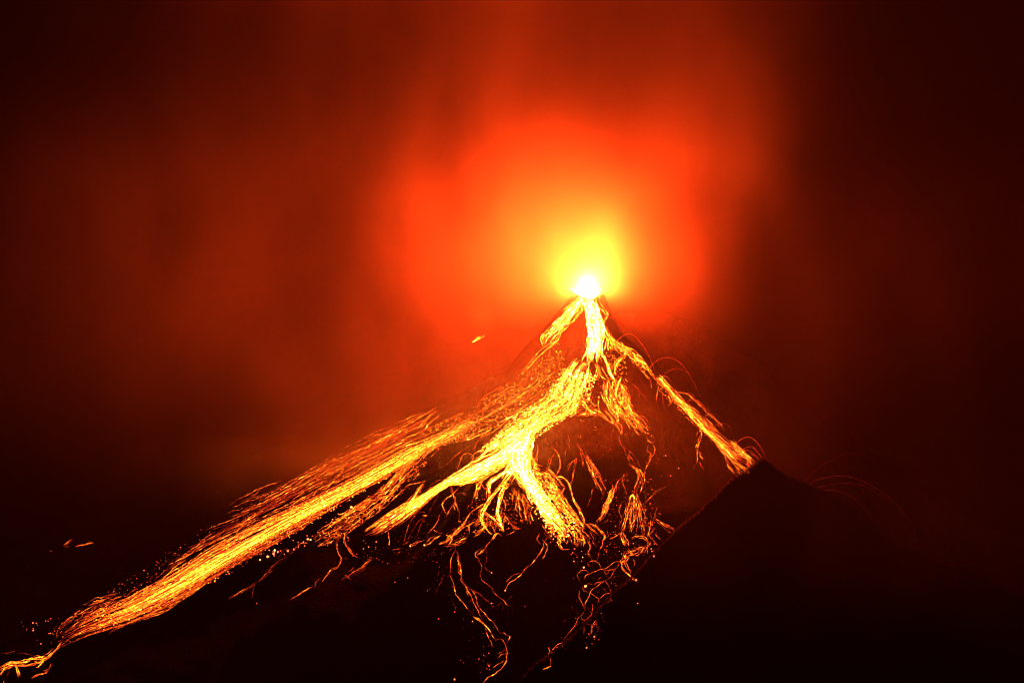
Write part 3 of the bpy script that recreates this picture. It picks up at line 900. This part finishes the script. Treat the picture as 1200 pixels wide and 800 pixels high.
f = Flow("small isolated patch of glowing lava on the far left ridge", 90, 637)
for s, h, w, c in (("86,631 80,635 74,639", 1.8, .75, 3), ("76,642 82,639", 1.3, .6, 1), ("88,640 97,638 109,636", 2.4, .7, 3), ("62,645 58,646", 2, .7, 1), ("104,634 110,636", 2, .7, 1)):
    f.line(s, h, w, c, .9, .5)
f.done()

f = Flow("tiny glowing side vent on the left shoulder of the old summit", 560, 398, "side_vent", "volcanic vent")
f.line("566,394 561,396 556,398", 12, 4.5, 3, .8)
f.bed("553,400 558,397 564,394 569,392", "554,402 560,399 566,396 570,393", 60, .3, 12, 3)
f.done()


# ---------------------------------------------------------------- arcs of spatter: light trails of thrown sparks, built as tubes in the air
def spatter_trail(s, heat, label, y=None, width=.27, group=None):
    p = resample(P(s), 1.6)
    if y is None:
        a = hit(*P(s)[0])
        y = a[0][1] - 1.0
    # the arc stands in one upright plane, thrown a little towards the viewer
    ys = y - np.linspace(0, 1, len(p)) * 14
    pts = np.stack([(p[:, 0] - 600) * K * ys, ys, (400 - p[:, 1]) * K * ys], 1)
    n = len(pts)
    t = np.linspace(0, 1, n)
    h = .75 * heat * np.interp(t, [0, .15, .6, 1], [1.3, 1.0, .6, .15]) * np.exp(.25 * RNG.normal(0, 1, n))
    r = width * np.exp(.18 * RNG.normal(0, 1, n))
    root = empty("spatter_trail", tuple(pts[0]))
    tag(root, label, "spatter trail", group)
    # the light trail of a thrown spark, cut into short runs
    i = 0
    while i < n - 1:
        k = int(RNG.integers(5, 12))
        j = min(n, i + k)
        if j - i >= 2:
            v, f, hh = tube(pts[i:j], r[i:j], h[i:j], 5)
            link_mesh("spark_trail_run", v, f, M_LAVA, root, hh)
        i = j - 1


spatter_trail("722,401 729,394 737,391 744,394 752,403 759,414 765,428 769,439", 2.6, "brightest and highest spatter light-trail arc over the top of the right ridge")
spatter_trail("760,432 769,423 778,419 788,420 798,426 807,438 815,452 821,465", 1.3, "wide thin spatter light-trail arc halfway down the right ridge stream")
spatter_trail("778,438 787,433 797,432 804,435 812,441", .8, "low short spatter light-trail arc under the wide arc of the right ridge")
spatter_trail("774,441 781,441 787,447", 2.0, "tight small spatter light-trail hoop beside the brightest spot of the right ridge stream")
spatter_trail("857,524 866,516 876,512 884,515 892,525 898,538", 1.8, "tall spatter light-trail arc dropping onto the tip of the black spur")
spatter_trail("866,528 880,523 888,530 896,541", 1.5, "inner spatter light-trail arc nested beneath the tall arc at the spur tip")
spatter_trail("860,528 875,527 886,534 891,541", 1.6, "flattest spatter light-trail arc hugging the foot of the right ridge stream")
spatter_trail("838,498 846,496 853,498 858,505", .8, "faint little spatter light-trail arc on the lower half of the right ridge")
spatter_trail("703,374 714,371 722,374 730,381", .8, "faint spatter light-trail arc just right of the white summit chute")
YB = 2640.0
spatter_trail("944,570 955,563 965,560 978,558 993,558 1010,563 1028,573 1045,586 1060,602 1072,618", .2, "clear red spatter light-trail arc rising behind the right flank of the black spur", YB, .3)
spatter_trail("955,572 968,569 985,566 1005,567 1022,573 1040,586", .16, "dull red spatter light-trail arc just under the clear one behind the spur", YB, .3)
spatter_trail("944,562 958,549 972,540 985,534 1000,530 1015,533", .15, "faintest and highest spatter light-trail arc behind the right flank of the spur", YB, .3)
spatter_trail("962,576 975,574 995,580 1010,592 1022,607", .16, "lowest dull spatter light-trail arc behind the right flank of the spur", YB, .3)


# ---------------------------------------------------------------- glowing boulders
def rock_mesh(name, heat, seed, fine=2):
    r = np.random.default_rng(seed)
    import bmesh
    bm = bmesh.new()
    bmesh.ops.create_icosphere(bm, subdivisions=fine, radius=1.0)
    ax = r.normal(0, 1, (7, 3)); ax /= np.linalg.norm(ax, axis=1)[:, None]
    sc = r.uniform(.75, 1.15, 3)
    for v in bm.verts:
        d = np.array(v.co)
        k = 1.0
        for a in ax:                               # flat broken faces
            q = d.dot(a)
            if q > .72: k = min(k, .72 / q)
        v.co = Vector(d * k * sc * (1 + .05 * r.normal()))
    me = bpy.data.meshes.new(name)
    bm.to_mesh(me); bm.free()
    at = me.attributes.new("lava_heat", 'FLOAT', 'POINT')
    at.data.foreach_set("value", np.full(len(me.vertices), heat, dtype=np.float32) * r.uniform(.7, 1.3, len(me.vertices)).astype(np.float32))
    me.materials.append(M_CLOT)
    return me


HEATS = (.5, 1.4, 3.5, 8.0, 16.0)
ROCKS = {h: [rock_mesh("glowing_boulder", h, 10 * i + j) for j in range(3)] for i, h in enumerate(HEATS)}


def boulder(u, v, r, heat, label, group=None):
    a = hit(u, v)
    if a is None: return None
    if group: r *= math.exp(RNG.normal(0, .28)); heat *= .7 * math.exp(RNG.normal(0, .5))
    h = min(HEATS, key=lambda x: abs(math.log(x / heat)))
    o = bpy.data.objects.new("glowing_boulder", ROCKS[h][int(RNG.integers(3))])
    COL.objects.link(o)
    o.location = a[0] + a[1] * r * .55
    r *= .56
    o.scale = (r, r, r)
    o.rotation_euler = tuple(RNG.uniform(0, 6.28, 3))
    return tag(o, label, "boulder", group)


for u, v, r, h, lab in (
        (684, 665, 1.7, 8, "large white boulder by the upper left loops of the thread net"),
        (686, 687, 2.1, 14, "biggest and brightest round boulder, inside the net of light-trail loops"),
        (745, 680, 1.7, 5, "pale boulder at the very end of the thread right of the net"),
        (747, 707, 1.1, 1.2, "dim lone boulder on the black slope right of the thread net"),
        (766, 652, 1.5, 3, "lowest of three boulders right of the red tangle"),
        (763, 643, 1.3, 3, "topmost of three boulders right of the red tangle"),
        (764, 646, 1.2, 3, "middle of three boulders right of the red tangle"),
        (576, 671, 1.4, 3, "boulder at the tip of the kinked thread's side branch"),
        (576, 707, 1.4, 4, "bright lone boulder left of the kinked thread's dim fork"),
        (592, 692, 1.2, 6, "boulder at the tip of the slanting thread below the cascade"),
        (640, 680, .9, .8, "dim lone boulder right of the slanting thread below the cascade"),
        (514, 725, 1.2, 1.2, "dim lone boulder left of the long forked thread"),
        (533, 717, 1.2, 1.3, "dim boulder under a short faint thread left of the fork"),
        (554, 728, 1.3, 3, "boulder just left of the brightest knot of the forked thread"),
        (533, 796, 1.6, 4, "boulder nearest the bottom edge beside a small curl"),
        (687, 759, 1.4, 3, "lowest boulder under the rubble cluster below the net"),
        (274, 637, 1.5, 9, "bright boulder at the end of a hooked thread on the long river's upper edge"),
        (322, 645, 1.9, 14, "brightest boulder on the lower edge of the long left river"),
        (305, 656, 1.5, 9, "second bright boulder on the lower edge of the long left river"),
        (301, 707, 1.1, 1.6, "lone boulder below the small detached threads"),
        (222, 660, 1.5, 6, "bright boulder on the upper edge of the long river, lower third"),
        (39, 730, 1.7, 5, "bright boulder of the cluster left of the river's looped end"),
        (441, 635, 1.4, 5, "bright boulder just below the tip of the yellow tongue"),
        (432, 641, 1.3, 5, "boulder below and left of the yellow tongue's tip"),
        (426, 643, 1.1, 2.5, "dim boulder between the yellow tongue's tip and the two legged thread"),
        (498, 639, 1.6, 9, "white boulder at the foot of the dangling red threads"),
        (481, 640, 1.5, 7, "white boulder left of the foot of the dangling red threads"),
        (456, 638, 1.3, 5, "boulder at the end of the single thread under the yellow tongue"),
        (795, 549, 1.5, 4, "brightest of the boulders scattered right of the netted threads"),
        (780, 534, 1.4, 4, "highest boulder scattered right of the netted threads"),
        (715, 527, 1.0, 1.8, "tiny lone boulder on the dark rock dome"),
        (501, 692, 1.0, 1.2, "dim lone boulder in the dark below the dangling threads"),
        (504, 690, .9, .8, "dimmest lone boulder at the end of a faint curved thread"),
        (463, 682, 1.0, 1.1, "dim lone boulder right of the two legged thread"),
        (478, 677, 1.0, 1.5, "lone boulder at the end of a short faint thread"),
        (543, 725, .9, .8, "very dim boulder between the two forks of the long thread"),
        (33, 665, 1.1, .8, "very dim boulder far out on the left slope")):
    boulder(u, v, r, h, lab)

ZONES = (
    # label, group, n, A, B, radius, heat
    ("small white glowing boulder tumbling along the lower edge of the long left river", "boulders on the long river's lower edge", 40,
     "420,588 390,605 360,622 330,640 300,655", "425,598 400,612 370,632 338,650 306,664", (.8, 1.5), (2.5, 12)),
    ("small red glowing boulder scattered above the long left river", "boulders above the long left river", 28,
     "240,612 200,640 165,665 130,690 95,712", "262,628 225,655 190,675 150,695 110,712", (.7, 1.3), (.5, 3)),
    ("small glowing boulder at the far lower end of the long left river", "boulders at the long river's lower end", 20,
     "60,725 45,728 30,728 20,730", "110,712 80,730 62,745 48,757", (.8, 1.4), (.8, 4)),
    ("tiny white spark of rock on the speckled skyline slope", "rocks on the speckled skyline slope", 30,
     "650,408 607,446 560,474 520,494 490,508", "655,445 625,468 590,492 560,510 530,520", (.6, 1.1), (2, 9)),
    ("small white glowing boulder inside the broad speckled fan", "boulders in the broad fan", 26,
     "660,440 640,468 615,490 590,508", "684,455 676,474 655,492 625,506", (.7, 1.3), (6, 18)),
    ("small pink glowing boulder on the pitted slope between the chute and the dome", "boulders above the dome", 24,
     "690,440 686,455 684,468 688,476", "708,440 708,455 708,470 708,484", (.6, 1.2), (1.5, 8)),
    ("small glowing boulder scattered in the dark right of the netted threads", "boulders right of the netted threads", 16,
     "758,520 756,545 752,565 757,575", "776,525 785,545 790,558 798,563", (.5, 1.1), (.6, 2.5)),
    ("small glowing boulder at the ragged foot of the white cascade", "boulders under the white cascade", 16,
     "640,632 652,640 662,648 672,658", "690,630 697,640 690,650 680,660", (.6, 1.1), (1, 4)),
    ("small glowing boulder of the rubble cluster below the thread net", "boulders below the thread net", 14,
     "680,730 681,742 686,752 688,758", "700,725 706,735 704,745 700,752", (.6, 1.2), (.8, 4)),
    ("small glowing boulder beside the lowest bend of the long forked thread", "boulders by the forked thread", 12,
     "560,770 570,762 577,765", "562,792 572,790 577,775", (.7, 1.3), (.6, 2.5)),
    ("small dim boulder in the dark left of the long forked thread", "boulders left of the forked thread", 10,
     "505,640 504,655 506,670", "530,650 524,665 520,680", (.5, .9), (.3, 1.0)),
    ("small glowing boulder below the ragged lower arm of the left river", "boulders below the ragged arm", 14,
     "370,636 385,634 400,632 425,630 450,632", "375,640 390,640 412,640 430,648 452,640", (.7, 1.2), (1, 5)),
    ("small glowing boulder near the bottom of the red tangle", "boulders in the red tangle", 12,
     "705,600 712,610 715,630 720,650", "770,600 768,615 772,632 765,645", (.5, 1.0), (.8, 3)),
)
for lab, grp, n, A, B, rr, hh in ZONES:
    a, b = resample(P(A), 3), resample(P(B), 3)
    for i in range(n):
        t, s = RNG.uniform(0, 1), RNG.uniform(0, 1)
        p = np.array([np.interp(t, np.linspace(0, 1, len(a)), a[:, j]) * (1 - s) + np.interp(t, np.linspace(0, 1, len(b)), b[:, j]) * s for j in (0, 1)])
        boulder(p[0], p[1], RNG.uniform(*rr) ** 1.0, math.exp(RNG.uniform(math.log(hh[0]), math.log(hh[1]))), lab, grp)


def rubble():
    """the countless smaller glowing fragments lying all over the lava slopes"""
    V, F, H, o = [], [], [], 0
    base = [rock_mesh("rubble_shape", 1.0, 90 + j, 1) for j in range(3)]
    shapes = [(np.array([v.co for v in m.vertices]), [tuple(p.vertices) for p in m.polygons]) for m in base]
    for A, B, n, hh, rr in (
            ("660,432 640,462 600,490 560,530", "700,440 690,470 660,492 612,525", 1700, (5, 70), (.25, .62)),
            ("655,402 607,442 560,472 500,502", "668,440 640,466 585,505 520,522", 1000, (2, 22), (.24, .55)),
            ("560,486 480,523 400,567 300,614 200,673 110,719", "560,502 480,545 400,592 300,655 200,710 110,742", 1500, (2, 20), (.28, .65)),
            ("500,530 460,560 420,590 370,625", "500,545 470,580 430,610 400,630", 420, (1, 9), (.28, .6)),
            ("420,525 350,560 290,590 210,640 120,695", "440,545 350,590 270,630 190,680 110,718", 300, (.5, 5), (.25, .55)),
            ("704,410 716,440 720,470 740,500", "732,410 736,460 745,485 766,512", 420, (2, 16), (.25, .55)),
            ("560,570 545,600 520,630", "620,575 620,600 612,620", 300, (.8, 7), (.25, .55)),
            ("620,530 650,570 680,615", "600,530 625,600 655,640", 420, (8, 60), (.3, .7)),
            ("700,560 705,600 700,650", "770,560 775,600 765,650", 280, (.5, 5), (.25, .55)),
            ("770,445 820,490 880,545", "768,455 815,500 868,555", 260, (1.5, 10), (.25, .55)),
            ("670,640 670,700 640,760", "745,650 720,700 700,760", 90, (.2, 1.3), (.3, .6)),
            ("480,600 440,640 380,660", "540,600 530,650 480,660", 110, (.25, 1.5), (.3, .6)),
            ("160,690 110,712 60,735", "200,710 120,740 60,762", 110, (.6, 3), (.35, .75)),
            ("500,660 520,700 540,780", "620,690 610,740 600,790", 60, (.12, .6), (.35, .7))):
        a, b = P(A), P(B)
        for i in range(n):
            t, s = RNG.uniform(0, 1), RNG.uniform(0, 1)
            p = [np.interp(t, np.linspace(0, 1, len(a)), a[:, j]) * (1 - s) + np.interp(t, np.linspace(0, 1, len(b)), b[:, j]) * s for j in (0, 1)]
            q = hit(*p)
            if q is None: continue
            v, f = shapes[int(RNG.integers(3))]
            r = RNG.uniform(*rr)
            V.append(v * r + q[0] + q[1] * r * .5)
            F += [tuple(k + o for k in x) for x in f]
            H.append(np.full(len(v), math.exp(RNG.uniform(math.log(hh[0]), math.log(hh[1])))))
            o += len(v)
    ob = link_mesh("glowing_rubble", np.vstack(V), F, M_LAVA, None, np.concatenate(H), smooth=False)
    tag(ob, "countless tiny glowing rock fragments strewn over all the lava slopes", "rubble", kind="stuff")


rubble()
